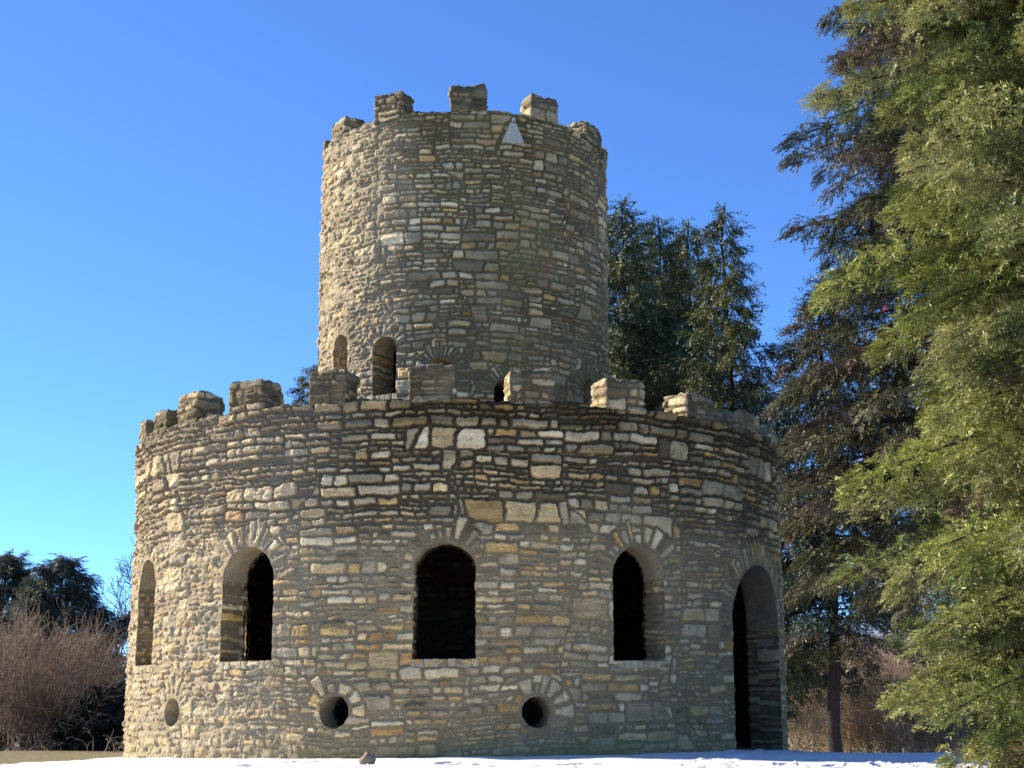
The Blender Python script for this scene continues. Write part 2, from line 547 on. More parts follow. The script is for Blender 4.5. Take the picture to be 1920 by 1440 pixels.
        ea = np.array([(idx[a_], idx[b_]) for a_, b_ in es])
        for k in range(nd):
            fa.append(np.stack([ea[:, 0] + k * m, ea[:, 1] + k * m, ea[:, 1] + (k + 1) * m, ea[:, 0] + (k + 1) * m], -1))
        nm = 'porthole' if o.kind == 'round' else ('doorway' if o.w > 0.6 else 'window')
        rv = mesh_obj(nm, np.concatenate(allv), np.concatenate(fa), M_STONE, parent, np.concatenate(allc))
        rev.append((o, rv))
    return ob, rev


# ------------------------------------------------------------------ the tower
tower = empty("stone_tower", (0, 0, 0),
              "round two tiered ruined tower of tan rubble stone with crenellated tops", "tower")
rngL = np.random.default_rng(5)
LIFT_LOW = np.concatenate([make_lifts(-0.2, 3.33, rngL)[:-1], [3.33, 3.60, 3.72, 3.79, 3.92]])
LIFT_UP = make_lifts(3.2, 8.25, np.random.default_rng(8), 0.18, 0.36)


def shade_low(A, S, Z, openings):
    nbig = len(LIFT_LOW) - 5
    lay = rubble(S, Z, 3, LIFT_LOW, 1.0, thin=1.0, big=(nbig,), bays=(1.0, 2.2), zfix=3.33)
    lay = fans(lay, S, Z, A, R1, openings, 40)
    deg = np.degrees(A)
    low = 1 - sstep(1.9, 2.7, Z + 0.35 * fbm(S * 0.6, Z * 0.6, 201, 2))
    par = sstep(3.58, 3.66, Z)
    frz = sstep(3.31, 3.35, Z) * (1 - par)
    right = sstep(30, 60, deg)
    w = np.zeros(S.shape + (8,))
    base = np.array([3.0, 2.2, 2.2, 2.2, .55, .3, 2.0, .5])
    warm = np.array([2.2, 0.9, 3.2, 2.0, 2.6, 1.3, .7, .25])
    fr = np.array([2.2, 2.0, 1.0, 1.2, .3, .2, 2.6, 1.5])
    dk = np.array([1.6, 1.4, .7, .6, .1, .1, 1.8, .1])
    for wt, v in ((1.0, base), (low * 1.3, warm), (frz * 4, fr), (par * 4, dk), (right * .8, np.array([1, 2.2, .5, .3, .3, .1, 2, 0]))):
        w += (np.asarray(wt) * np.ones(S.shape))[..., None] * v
    smear = sstep(0.05, 0.45, fbm(S * 0.55, Z * 0.9, 211, 3)) * (1 - sstep(1.2, 2.0, Z)) * 0.6 + 0.7 * (1 - sstep(0.12, 0.3, Z))
    smear = np.maximum(smear, 0.35 * sstep(-30, -45, deg))
    h, c, edge = stone_shade(S, Z, lay, 101, w, smear=smear, deep=0.028 * sstep(2.2, 2.9, Z + 0.3 * fbm(S * 0.9, Z * 0.9, 215, 2)))
    # heavier weathering on the side the wind and the sun reach
    wl = sstep(-14, -32, deg + 8 * fbm(S * 0.8, Z * 0.8, 221, 2))
    h = h + wl * (0.034 * fbm(S * 5, Z * 10.0, 223, 4) + 0.012 * fbm(S * 17, Z * 24, 226, 3) - 0.024 * np.clip(fbm(S * 11, Z * 11, 225, 3), 0, 1))
    h = h + 0.020 * fbm(S * 0.7, Z * 0.7, 227, 3)
    h = h + 0.018 * sstep(3.315, 3.335, Z) + 0.012 * sstep(3.60, 3.615, Z)
    # stains: soot-dark lichen run down from the wall top, mossy foot, rusty patches
    run = fbm(S * 2.3, Z * 0.5, 231, 4)
    dark = sstep(2.2, 3.8, Z + 0.55 * run) * (0.30 + 0.30 * fbm(S * 2.2, Z * 2.2, 233, 3)) * sstep(-44, -22, deg)
    dark = np.clip(dark + 0.40 * par * (0.8 + 0.4 * run), 0, 0.72)
    dark *= 1 - 0.55 * frz * (edge > 0.5)
    c = c * (1 - dark[..., None] * np.array([0.76, 0.82, 0.94]))
    right_tone = sstep(20, 62, deg) * 0.38  # wall gets darker and browner towards the right
    c = c * (1 - right_tone[..., None] * np.array([0.80, .96, 1.25]))
    moss = np.clip((1 - sstep(0.05, 0.30, Z + 0.12 * fbm(S * 2, Z * 4, 241, 3))), 0, 1) * (0.35 + 0.5 * sstep(-0.2, 0.4, fbm(S * 1.6, Z * 3, 243, 3)))
    c = c * (1 - moss[..., None]) + np.array([0.22, 0.19, 0.075]) * moss[..., None]
    pale = wl * 0.30
    c = c * (1 - pale[..., None]) + (np.array([0.49, 0.40, 0.27]) * (1 + 0.25 * fbm(S * 6, Z * 7, 245, 3))[..., None]) * pale[..., None]
    return h, np.clip(c, 0.01, 0.9)


def shade_up(A, S, Z, openings):
    lay = rubble(S, Z, 4, LIFT_UP, 0.9, 0.3, 0.8, thin=0.92, bays=(0.7, 1.7), zfix=8.3)
    lay = fans(lay, S, Z, A, R2, openings, 60)
    deg = np.degrees(A)
    w = np.zeros(S.shape + (8,)) + np.array([3.0, 2.6, 1.5, 1.5, .35, .18, 1.5, .22])
    w = w + sstep(7.6, 7.9, Z)[..., None] * np.array([1, 2, .2, 1.5, 0, 0, 1, .9])
    smear = sstep(0.0, 0.5, fbm(S * 0.7, Z * 0.7, 311, 3)) * 0.8
    h, c, edge = stone_shade(S, Z, lay, 131, w, mortar=(0.185, 0.147, 0.076), smear=np.maximum(smear, 0.5 * sstep(-24, -40, deg)), gap=0.010, deep=0.012 * sstep(-0.2, 0.4, fbm(S * 0.8, Z * 0.8, 317, 2)))
    wl = sstep(-14, -30, deg + 7 * fbm(S * 0.8, Z * 0.8, 321, 2))
    h = h + wl * (0.036 * fbm(S * 6, Z * 11, 323, 4) + 0.012 * fbm(S * 17, Z * 24, 326, 3) - 0.024 * np.clip(fbm(S * 12, Z * 12, 325, 3), 0, 1))
    h = h + 0.014 * fbm(S * 0.8, Z * 0.8, 327, 3)
    run = fbm(S * 3, Z * 0.5, 331, 4)
    dark = np.clip(sstep(7.4, 8.2, Z + 0.4 * run) * 0.45 * sstep(-40, -20, deg), 0, 0.7)
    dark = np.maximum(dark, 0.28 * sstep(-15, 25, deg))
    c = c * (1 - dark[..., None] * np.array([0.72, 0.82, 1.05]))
    lich = sstep(0.05, 0.5, fbm(S * 1.1, Z * 0.9, 341, 4)) * sstep(-25, 25, deg) * 0.5
    c = c * (1 - lich[..., None]) + np.array([0.17, 0.145, 0.055]) * lich[..., None]
    rust = sstep(0.32, 0.6, fbm(S * 2.4, Z * 1.8, 347, 3)) * sstep(0, 30, deg) * 0.45
    c = c * (1 - rust[..., None]) + np.array([0.22, 0.13, 0.05]) * rust[..., None]
    pale = wl * 0.30
    c = c * (1 - pale[..., None]) + (np.array([0.49, 0.395, 0.26]) * (1 + 0.25 * fbm(S * 6, Z * 7, 345, 3))[..., None]) * pale[..., None]
    return h, np.clip(c, 0.01, 0.9)


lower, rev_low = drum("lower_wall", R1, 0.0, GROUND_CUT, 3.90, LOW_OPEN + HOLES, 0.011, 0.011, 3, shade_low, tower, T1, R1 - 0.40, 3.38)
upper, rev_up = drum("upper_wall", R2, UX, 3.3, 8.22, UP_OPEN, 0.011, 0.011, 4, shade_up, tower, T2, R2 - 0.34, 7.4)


def box_grid(x0, x1, y0, y1, z0, z1, step=0.03):
    """closed box of small quads, ready to be roughened"""
    P = []; Fc = []
    def face(o, du, dv, nu, nv):
        b = len(P)
        for j in range(nv + 1):
            for i in range(nu + 1):
                P.append((o[0] + du[0] * i / nu + dv[0] * j / nv, o[1] + du[1] * i / nu + dv[1] * j / nv, o[2] + du[2] * i / nu + dv[2] * j / nv))
        for j in range(nv):
            for i in range(nu):
                a = b + j * (nu + 1) + i
                Fc.append((a, a + 1, a + nu + 2, a + nu + 1))
    X, Y, Z = x1 - x0, y1 - y0, z1 - z0
    nx, ny, nz = (max(2, int(d / step)) for d in (X, Y, Z))
    face((x0, y0, z0), (X, 0, 0), (0, 0, Z), nx, nz); face((x1, y1, z0), (-X, 0, 0), (0, 0, Z), nx, nz)
    face((x1, y0, z0), (0, Y, 0), (0, 0, Z), ny, nz); face((x0, y1, z0), (0, -Y, 0), (0, 0, Z), ny, nz)
    face((x0, y0, z1), (X, 0, 0), (0, Y, 0), nx, ny); face((x0, y1, z0), (X, 0, 0), (0, -Y, 0), nx, ny)
    return np.array(P), np.array(Fc)


def sill(o, R, cx, par):
    P, Fc = box_grid(-o.w - 0.02, o.w + 0.02, -R * math.cos(o.w / R) - 0.012, -R + o.T, o.z0 - 0.075, o.z0 + 0.006, 0.012)
    x, y, z = P.T
    n1 = fbm(x * 14, z * 14 + y * 14, int(abs(o.a) * 99) + 7, 3)
    j = np.floor((x + 0.3 + 0.02 * n1) / 0.085)
    hj = hashu(j.astype(np.int64), np.int64(int(abs(o.a) * 999)))
    fr = (x + 0.3 + 0.02 * n1) / 0.085 - j
    mort = sstep(0.0, 0.14, np.minimum(fr, 1 - fr))
    y2 = y + 0.010 * n1 - (hj - 0.5) * 0.018 + 0.012 * (1 - mort) * (y < -R + 0.05)
    y2 = y2 - (R * (1 - np.cos(x / R))) * -1 * (y < -R + 0.1)
    z2 = z + 0.006 * fbm(x * 20, y * 20, 17, 2) - 0.006 * (1 - mort)
    col = (np.array([(0.42, 0.34, 0.205)]) * (0.75 + 0.5 * hj)[:, None]) * (0.62 + 0.38 * mort)[:, None]
    ca, sa = math.cos(o.a), math.sin(o.a)
    W = np.stack([cx + x * ca - y2 * sa, x * sa + y2 * ca, z2], -1)
    mesh_obj("sill", W, Fc, M_STONE, par, col)


for o, rv in rev_low:
    if rv.name.startswith("window"): sill(o, R1, 0.0, rv)
for o, rv in rev_up:
    if abs(math.degrees(o.a)) < 100: sill(o, R2, UX, rv)


def merlon(R, cx, deg0, deg1, zb, zt, thick, seed, step, lichen):
    turn = 0.65 if R > 3 else 1.3
    a0, a1 = math.radians(deg0 - turn), math.radians(deg1 - turn)
    ac = (a0 + a1) / 2; w = (a1 - a0) * R / 2
    # rounded-rectangle outline
    rc = 0.03
    pts = []; nor = []
    def line(p, q, n):
        k = max(2, int(math.dist(p, q) / step))
        for i in range(k):
            t = i / k
            pts.append((p[0] + (q[0] - p[0]) * t, p[1] + (q[1] - p[1]) * t)); nor.append(n)
    def corner(cxx, cyy, s):
        for i in range(3):
            t = math.radians(s + 90 * (i + 0.5) / 3)
            pts.append((cxx + rc * math.cos(t), cyy + rc * math.sin(t))); nor.append((math.cos(t), math.sin(t)))
    line((-w + rc, 0), (w - rc, 0), (0, 1)); corner(w - rc, -rc, 0)
    pts_r = []
    # go clockwise: front (y = 0), right side, back, left side
    pts.clear(); nor.clear()
    line((-w + rc, 0), (w - rc, 0), (0, 1))
    for i in range(3):
        t = math.radians(90 - 90 * (i + .5) / 3); pts.append((w - rc + rc * math.cos(t), -rc + rc * math.sin(t))); nor.append((math.cos(t), math.sin(t)))
    line((w, -rc), (w, -thick + rc), (1, 0))
    for i in range(3):
        t = math.radians(0 - 90 * (i + .5) / 3); pts.append((w - rc + rc * math.cos(t), -thick + rc + rc * math.sin(t))); nor.append((math.cos(t), math.sin(t)))
    line((w - rc, -thick), (-w + rc, -thick), (0, -1))
    for i in range(3):
        t = math.radians(-90 - 90 * (i + .5) / 3); pts.append((-w + rc + rc * math.cos(t), -thick + rc + rc * math.sin(t))); nor.append((math.cos(t), math.sin(t)))
    line((-w, -thick + rc), (-w, -rc), (-1, 0))
    for i in range(3):
        t = math.radians(180 - 90 * (i + .5) / 3); pts.append((-w + rc + rc * math.cos(t), -rc + rc * math.sin(t))); nor.append((math.cos(t), math.sin(t)))
    P = np.array(pts); N = np.array(nor); n = len(P)
    s = np.concatenate([[0], np.cumsum(np.hypot(*np.diff(P, axis=0).T))])
    tz = zt + 0.016 * vn(s * 5, s * 0, seed) + 0.020 * vn(s * 14, s * 0, seed + 1)
    nz = max(4, int((zt - zb) / step))
    f = np.linspace(0, 1, nz + 1)
    Z = zb + (tz - zb)[None] * f[:, None]
    SS = np.broadcast_to(s + seed * 3.1, Z.shape)
    rng = np.random.default_rng(seed)
    lay = rubble(SS, Z, 5 + seed, make_lifts(zb, zt + 0.03, rng, 0.13, 0.24), 1.1, 0.3, 0.8, thin=1.0)
    h, c, edge = stone_shade(SS, Z, lay, 141, (2.2, 2, 1.2, 1.3, .2, .1, 2.5, .3), gap=0.010, deep=np.full(SS.shape, 0.004))
    h = h * 0.8 + 0.010 * fbm(SS * 7, Z * 7, seed + 9, 3)
    # rounded, broken top edge
    h = h - 0.018 * sstep(0.86, 1.0, f)[:, None]
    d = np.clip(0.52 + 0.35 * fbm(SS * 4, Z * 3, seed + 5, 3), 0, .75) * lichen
    if deg0 > 5: d = d * np.where(N[:, 0] < -0.6, 0.12, 1.0)[None]  # sunlit left flanks of the right-hand merlons painted paler
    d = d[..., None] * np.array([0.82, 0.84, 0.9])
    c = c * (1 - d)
    X = P[None, :, 0] + N[None, :, 0] * h; Y = P[None, :, 1] + N[None, :, 1] * h
    rows = [np.stack([X, Y, Z], -1)]; cols = [c]
    for k, g in enumerate((0.9, 0.75, 0.55, 0.3, 0.02)):
        x = X[-1] * g; y = (Y[-1] + thick / 2) * g - thick / 2
        z = (tz * g + zt * (1 - g)) + 0.028 * fbm(x * 9, y * 9, seed + 30, 3) + 0.012
        rows.append(np.stack([x, y, z], -1)[None])
        b = 0.8 + 0.4 * fbm(x * 8, y * 8, seed + 31, 3)
        cols.append((np.array([(0.22, 0.195, 0.15)]) * b[:, None])[None])
    V = np.concatenate(rows); C = np.concatenate(cols)
    al = ac + V[..., 0] / R; r = R + V[..., 1]
    W = np.stack([cx + r * np.sin(al), -r * np.cos(al), V[..., 2]], -1)
    I = np.arange(W.shape[0] * n).reshape(-1, n); J = np.roll(I, -1, 1)
    fc = np.stack([I[:-1], J[:-1], J[1:], I[1:]], -1).reshape(-1, 4)
    return mesh_obj("merlon", W.reshape(-1, 3), fc, M_STONE, tower, np.clip(C.reshape(-1, 3), 0.01, .9))


LOW_MER = [(-71.6, -65.3, 4.16), (-59.6, -53.6, 4.15), (-49.8, -43.6, 4.24), (-36.2, -29.2, 4.25), (-21.0, -14.6, 4.26), (-5.3, 1.9, 4.29),
           (9.6, 16.8, 4.26), (24.9, 32.0, 4.22), (40.2, 47.0, 4.19), (55.3, 62.3, 4.14), (70.6, 77.4, 4.14)]
for k in range(12):
    a = 86 + k * 15.6
    LOW_MER.append((a, a + 6.8, 4.2))
for k, (a0, a1, zt) in enumerate(LOW_MER):
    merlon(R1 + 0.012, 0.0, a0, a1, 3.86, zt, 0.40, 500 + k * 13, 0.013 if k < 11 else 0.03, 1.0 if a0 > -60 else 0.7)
UP_MER = [(-62.9, -51.0, 8.46), (-34.4, -20.8, 8.56), (-3.0, 11.4, 8.57), (28.2, 41.4, 8.55), (57.6, 74.0, 8.45), (89, 103, 8.45)]
for k in range(6):
    a = 120 + k * 29.5
    UP_MER.append((a, a + 13.5, 8.46))
for k, (a0, a1, zt) in enumerate(UP_MER):
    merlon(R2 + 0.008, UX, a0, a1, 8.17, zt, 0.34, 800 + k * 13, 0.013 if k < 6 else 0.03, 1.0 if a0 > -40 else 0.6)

# pale triangular stone set high in the upper drum
def tri_stone():
    nx, nzv = 14, 16
    V = []; Fc = []
    for side, off in ((0, 0.012), (1, -0.03)):
        for j in range(nzv + 1):
            t = j / nzv
            wl = -0.150 * (1 - t) ** 0.92 - 0.006; wr = 0.165 * (1 - t) + 0.006
            for i in range(nx + 1):
                x = wl + (wr - wl) * i / nx
                e = min(i, nx - i, j * 1.0, 9) / 2.0
                V.append((x, off - (0.008 if side == 0 and e < .5 else 0), 7.80 + 0.365 * t - 0.01 * x / 0.15 * (1 - t)))
    V = np.array(V)
    m = (nx + 1) * (nzv + 1)
    for j in range(nzv):
        for i in range(nx):
            a = j * (nx + 1) + i
            Fc.append((a, a + 1, a + nx + 2, a + nx + 1)); Fc.append((m + a + 1, m + a, m + a + nx + 1, m + a + nx + 2))
    ring = [i for i in range(nx + 1)] + [j * (nx + 1) + nx for j in range(1, nzv + 1)] + [nzv * (nx + 1) + i for i in range(nx - 1, -1, -1)] + [j * (nx + 1) for j in range(nzv - 1, 0, -1)]
    for k in range(len(ring)):
        a, b = ring[k], ring[(k + 1) % len(ring)]
        Fc.append((b, a, m + a, m + b))
    ac = math.radians(19.9)
    r = R2 + V[:, 1] + 0.004 * vn(V[:, 0] * 30, V[:, 2] * 30, 77); al = ac + V[:, 0] / R2
    W = np.stack([UX + r * np.sin(al), -r * np.cos(al), V[:, 2]], -1)
    c = np.array([(0.44, 0.40, 0.31)]) * (1 + 0.12 * fbm(V[:, 0] * 20, V[:, 2] * 20, 78, 3))[:, None]
    tag(mesh_obj("triangular_stone", W, np.array(Fc), M_STONE, tower, c), "smooth pale triangular stone set in the wall")


tri_stone()


def annulus(name, cx, r0, r1, z0, z1, mat, n=96):
    V = []; Fc = []
    for r, z in ((r0, z0), (r1, z0), (r1, z1), (r0, z1)):
        for k in range(n):
            a = 2 * math.pi * k / n
            V.append((cx + r * math.sin(a), -r * math.cos(a), z))
    for s in range(4):
        for k in range(n):
            a, b = s * n + k, s * n + (k + 1) % n
            c, d = ((s + 1) % 4) * n + (k + 1) % n, ((s + 1) % 4) * n + k
            Fc.append((a, b, c, d))
    return mesh_obj(name, np.array(V), np.array(Fc), mat, tower)


annulus("roof_deck", 0.0, R2 - 0.1, R1 - 0.38, 3.18, 3.38, M_DECK)
annulus("roof_deck", UX, 0.01, R2 - 0.32, 7.2, 7.4, M_DECK)
annulus("floor", 0.0, 0.01, R1 - 0.05, -0.2, 0.10, M_FLOOR)


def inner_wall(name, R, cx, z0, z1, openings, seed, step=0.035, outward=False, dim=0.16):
    ang = np.arange(-math.pi, math.pi - 1e-6, step / R); zr = np.arange(z0, z1 + step, step); zr[-1] = z1
    A, Z = np.meshgrid(ang, zr)
    ins = np.zeros(A.shape, bool)
    for o in openings:
        da = (A - o.a + math.pi) % (2 * math.pi) - math.pi
        ins |= (np.abs(da) < 1.2) & (o.sdf(R * np.sin(da), Z) < 0.0)
    S = A * R
    lay = rubble(S, Z, seed, make_lifts(z0, z1, np.random.default_rng(seed)), 1.0)
    h, c, e = stone_shade(S, Z, lay, seed + 1, (3, 2, 3, 2, 1, .4, 1, .2))
    r = R + h * (1 if outward else -1) + (0.0 if outward else 0.012)
    V = np.stack([cx + r * np.sin(A), -r * np.cos(A), Z], -1)
    n = len(ang)
    I = np.arange(A.size).reshape(A.shape); J = np.roll(I, -1, 1); iJ = np.roll(ins, -1, 1)
    keep = ~(ins[:-1] & ins[1:] & iJ[:-1] & iJ[1:])
    fc = np.stack([I[:-1], J[:-1], J[1:], I[1:]], -1)[keep]
    return mesh_obj(name, V.reshape(-1, 3), fc, M_STONE, tower, np.clip(c.reshape(-1, 3) * dim, .004, .9))  # indoor shade painted in by darkening the stone colour


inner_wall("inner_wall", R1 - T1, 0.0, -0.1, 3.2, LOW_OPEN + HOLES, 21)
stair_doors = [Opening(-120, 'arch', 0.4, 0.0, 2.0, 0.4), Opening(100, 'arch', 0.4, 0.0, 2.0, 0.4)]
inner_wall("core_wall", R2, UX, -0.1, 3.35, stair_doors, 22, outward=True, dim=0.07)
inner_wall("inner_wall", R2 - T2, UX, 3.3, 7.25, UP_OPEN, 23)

# ------------------------------------------------------------------ ground and snow
def ground_z(x, y):
    x = np.asarray(x, float); y = np.asarray(y, float)
    base = 0.01 + 0.011 * np.clip(x, -6, 4.5)
    s = 0.012 + 0.040 * sstep(-1, 6, x)
    z = base - s * np.clip(-5.0 - y, 0, 3.0)
    z = z - 0.085 * np.clip(-8.0 - y, 0, 20)
    r = np.hypot(x, y)
    z = z - 0.032 * np.clip(y + 4, 0, 12) * sstep(3.2, 5.5, x)
    z = z - 0.012 * np.clip(y - 2, 0, 10) - 0.028 * np.clip(r - 11, 0, 60) * (y > -8) * sstep(-9, 0, y)
    z = z + 0.015 * fbm(x * 0.5, y * 0.5, 401, 3)
    return z


def sheet(name, xs, ys, zf, mat, mask=None, smooth=True):
    X, Y = np.meshgrid(xs, ys)
    Z = zf(X, Y)
    I = np.arange(X.size).reshape(X.shape)
    fc = np.stack([I[:-1, :-1], I[:-1, 1:], I[1:, 1:], I[1:, :-1]], -1)
    if mask is not None:
        k = mask(X, Y)
        fc = fc[k[:-1, :-1] & k[1:, 1:] & k[:-1, 1:] & k[1:, :-1]]
    else: fc = fc.reshape(-1, 4)
    V = np.stack([X, Y, Z], -1).reshape(-1, 3)
    used = np.unique(fc); remap = np.zeros(len(V), int); remap[used] = np.arange(len(used))
    return mesh_obj(name, V[used], remap[fc], mat, None, None, smooth)


def lin(*seg):
    out = []
    for a, b, st in seg: out.append(np.arange(a, b - 1e-6, st))
    out.append(np.array([seg[-1][1]]))
    return np.concatenate(out)


g = sheet("ground", lin((-600, -60, 30), (-60, -12, 3), (-12, 12, 0.25), (12, 60, 3), (60, 600, 30)),
          lin((-60, -22, 4), (-22, 12, 0.25), (12, 60, 3), (60, 900, 30)), ground_z, M_GRASS)
tag(g, kind="structure")

FEET = []
rs = random.Random(3)
def foot(px, py, yaw):
    # walk down the sight line to the ground
    x = (px - 960) / F_PX; y = (720 - py) / F_PX
    d = (x, math.cos(PITCH) - y * math.sin(PITCH), math.sin(PITCH) + y * math.cos(PITCH))
    t = 11.0
    while t < 22:
        X, Y, Z = CX + d[0] * t, CY + d[1] * t, CZ + d[2] * t
        if Z < float(ground_z(X, Y)) + 0.035: break
        t += 0.03
    FEET.append((X, Y, yaw))
for k in range(10):
    foot(1318 + k * 11, 1433 - k * 3.0, 0.5 + rs.uniform(-.2, .2))
for k in range(16):
    foot(rs.uniform(420, 1800), rs.uniform(1428, 1439), rs.uniform(-1.5, 1.5))
for px, py in ((1300, 1436), (1345, 1436), (1480, 1437), (1490, 1436), (1670, 1436), (1655, 1438), (1385, 1420), (1560, 1438)):
    foot(px, py, rs.uniform(-0.6, 0.9))


def snow_z(x, y):
    z = ground_z(x, y) + 0.035 + 0.020 * fbm(x * 1.1, y * 1.1, 411, 4) + 0.007 * fbm(x * 5, y * 5, 413, 4)
    r = np.hypot(x, y)
    z = z + 0.012 * (1 - sstep(4.3, 4.75, r)) * sstep(-70, 0, np.degrees(np.arctan2(x, -y))) 
    for fx, fy, yaw in FEET:
        c, s = math.cos(yaw), math.sin(yaw)
        u = (x - fx) * c + (y - fy) * s; v = -(x - fx) * s + (y - fy) * c
        q = np.sqrt((u / 0.06) ** 2 + (v / 0.17) ** 2)
        z = z - 0.05 * (1 - sstep(0.75, 1.1, q)) + 0.018 * np.exp(-((q - 1.35) / 0.25) ** 2)
    return z


def snow_mask(x, y):
    e = x - (-4.15 + 0.10 * (y + 1) - 6 * np.clip(-8.0 - y, 0, 10)) + 0.35 * fbm(x * 1.3, y * 1.3, 421, 4) + 0.12 * vn(x * 9, y * 9, 423)
    keep = (e > 0) & (np.hypot(x, y) > 3.98)
    keep &= ~((y > 2.2) & (x > -4) & (x < 4) & (np.hypot(x, y) < 4.4))
    return keep


sn = sheet("snow", lin((-50, -6, 1.0), (-6, 9, 0.03), (9, 50, 0.5)), lin((-60, -20, 1.0), (-20, -9.5, 0.3), (-9.5, -2.5, 0.03), (-2.5, 14, 0.15)), snow_z, M_SNOW, snow_mask)
tag(sn, kind="stuff")

# a small stone lying on the snow
def blob(name, n, rad, seed, mat, colr, sq=(1, 1, 1)):
    V = []; Fc = []
    for j in range(n + 1):
        th = math.pi * j / n
        for i in range(2 * n):
            ph = math.pi * i / n
            V.append((math.sin(th) * math.cos(ph), math.sin(th) * math.sin(ph), math.cos(th)))
    for j in range(n):
        for i in range(2 * n):
            a = j * 2 * n + i; b = j * 2 * n + (i + 1) % (2 * n)
            Fc.append((a, b, b + 2 * n, a + 2 * n))
    V = np.array(V)
    d = 1 + 0.35 * fbm(V[:, 0] * 1.7 + 3, V[:, 1] * 1.7 + V[:, 2] * 1.3, seed, 4) + 0.2 * vn(V[:, 2] * 3, V[:, 0] * 3, seed + 4)
    V = V * d[:, None] * np.array(sq) * rad
    return V, np.array(Fc)


foot(688, 1433, 0)
rx, ry, _ = FEET.pop()
V, Fc = blob("rock", 14, 0.075, 7, None, None, (1.05, 0.9, 0.75))
V[:, 2] += 0.5 * 0.05 * np.exp(-((V[:, 0]) / 0.03) ** 2)
c = np.array([(0.27, 0.215, 0.15)]) * (1 + 0.3 * fbm(V[:, 0] * 30, V[:, 2] * 40, 5, 3))[:, None]
rk = mesh_obj("fallen_stone", V, Fc, M_STONE, None, c)
rk.location = (rx, ry, float(snow_z(np.array([rx]), np.array([ry]))[0]) + 0.03)
tag(rk, "small brown stone lying alone on the snow before the tower", "stone")

# ------------------------------------------------------------------ vegetation
def tubes(segs, sides=4):
    """segs: (n, 8) p0, r0, p1, r1 -> tapered prisms"""
    segs = np.asarray(segs, float)
    p0, r0, p1, r1 = segs[:, 0:3], segs[:, 3], segs[:, 4:7], segs[:, 7]
    d = p1 - p0; L = np.maximum(np.linalg.norm(d, axis=1, keepdims=True), 1e-6); d = d / L
    ref = np.where(np.abs(d[:, 2:3]) < 0.9, np.array([[0, 0, 1.0]]), np.array([[1.0, 0, 0]]))
    u = np.cross(d, ref); u /= np.linalg.norm(u, axis=1, keepdims=True); v = np.cross(d, u)
    n = len(segs); V = np.zeros((n, 2, sides, 3))
    for k in range(sides):
        a = 2 * math.pi * k / sides
        off = u * math.cos(a) + v * math.sin(a)
        V[:, 0, k] = p0 + off * r0[:, None]; V[:, 1, k] = p1 + off * r1[:, None]
    I = np.arange(n * 2 * sides).reshape(n, 2, sides)
    J = np.roll(I, -1, 2)
    Fc = np.stack([I[:, 0], J[:, 0], J[:, 1], I[:, 1]], -1).reshape(-1, 4)
    return V.reshape(-1, 3), Fc


def spray_template(kind, rng):
    """narrow leaf quads of one twig, along +x, drooping along -z"""
    q = []
    def leaf(p, d, L, w, up):
        d = d / np.linalg.norm(d); s = np.cross(d, up); s /= np.linalg.norm(s)
        q.append(np.array([p - s * w * .35, p + d * L * .5 - s * w * .5, p + d * L, p + d * L * .5 + s * w * .5]))
    if kind == 'hemlock':
        for i in range(9):
            t = (i + 0.5) / 9
            p = np.array([t, 0, -0.35 * t * t])
            for sgn in (-1, 1):
                d = np.array([0.75, sgn * (0.8 - 0.3 * t), -0.3 - 0.4 * t + rng.normal(0, .2)])
                leaf(p, d, (0.42 - 0.22 * t) * rng.uniform(.7, 1.2), 0.075, np.array([rng.normal(0, .45), rng.normal(0, .45), 1.0]))
        leaf(np.array([.9, 0, -.3]), np.array([1, 0, -.7]), 0.3, .06, np.array([0, .3, 1.0]))
    elif kind == 'tuft':
        for i in range(8):
            t = (i + 0.4) / 8
            p = np.array([t, 0, -0.15 * t * t])
            for sgn in (-1, 1):
                d = np.array([0.8, sgn * 0.75, rng.normal(0, .45)])
                leaf(p, d, (0.50 - 0.2 * t) * rng.uniform(.7, 1.2), 0.085, np.array([rng.normal(0, .7), rng.normal(0, .7), 1.0]))
    else:
        for i in range(13):
            t = (i + 0.5) / 13
            p = np.array([t, 0, -0.25 * t * t])
            a = rng.uniform(0, 2 * math.pi)
            d = np.array([0.7, math.cos(a), math.sin(a) - 0.25])
            leaf(p, d, 0.26 * rng.uniform(.7, 1.2), 0.085, np.array([rng.normal(), rng.normal(), rng.normal()]))
        leaf(np.array([0, 0, 0]), np.array([1, 0, -.25]), 1.15, .07, np.array([0, 0, 1.0]))
    return np.array(q)


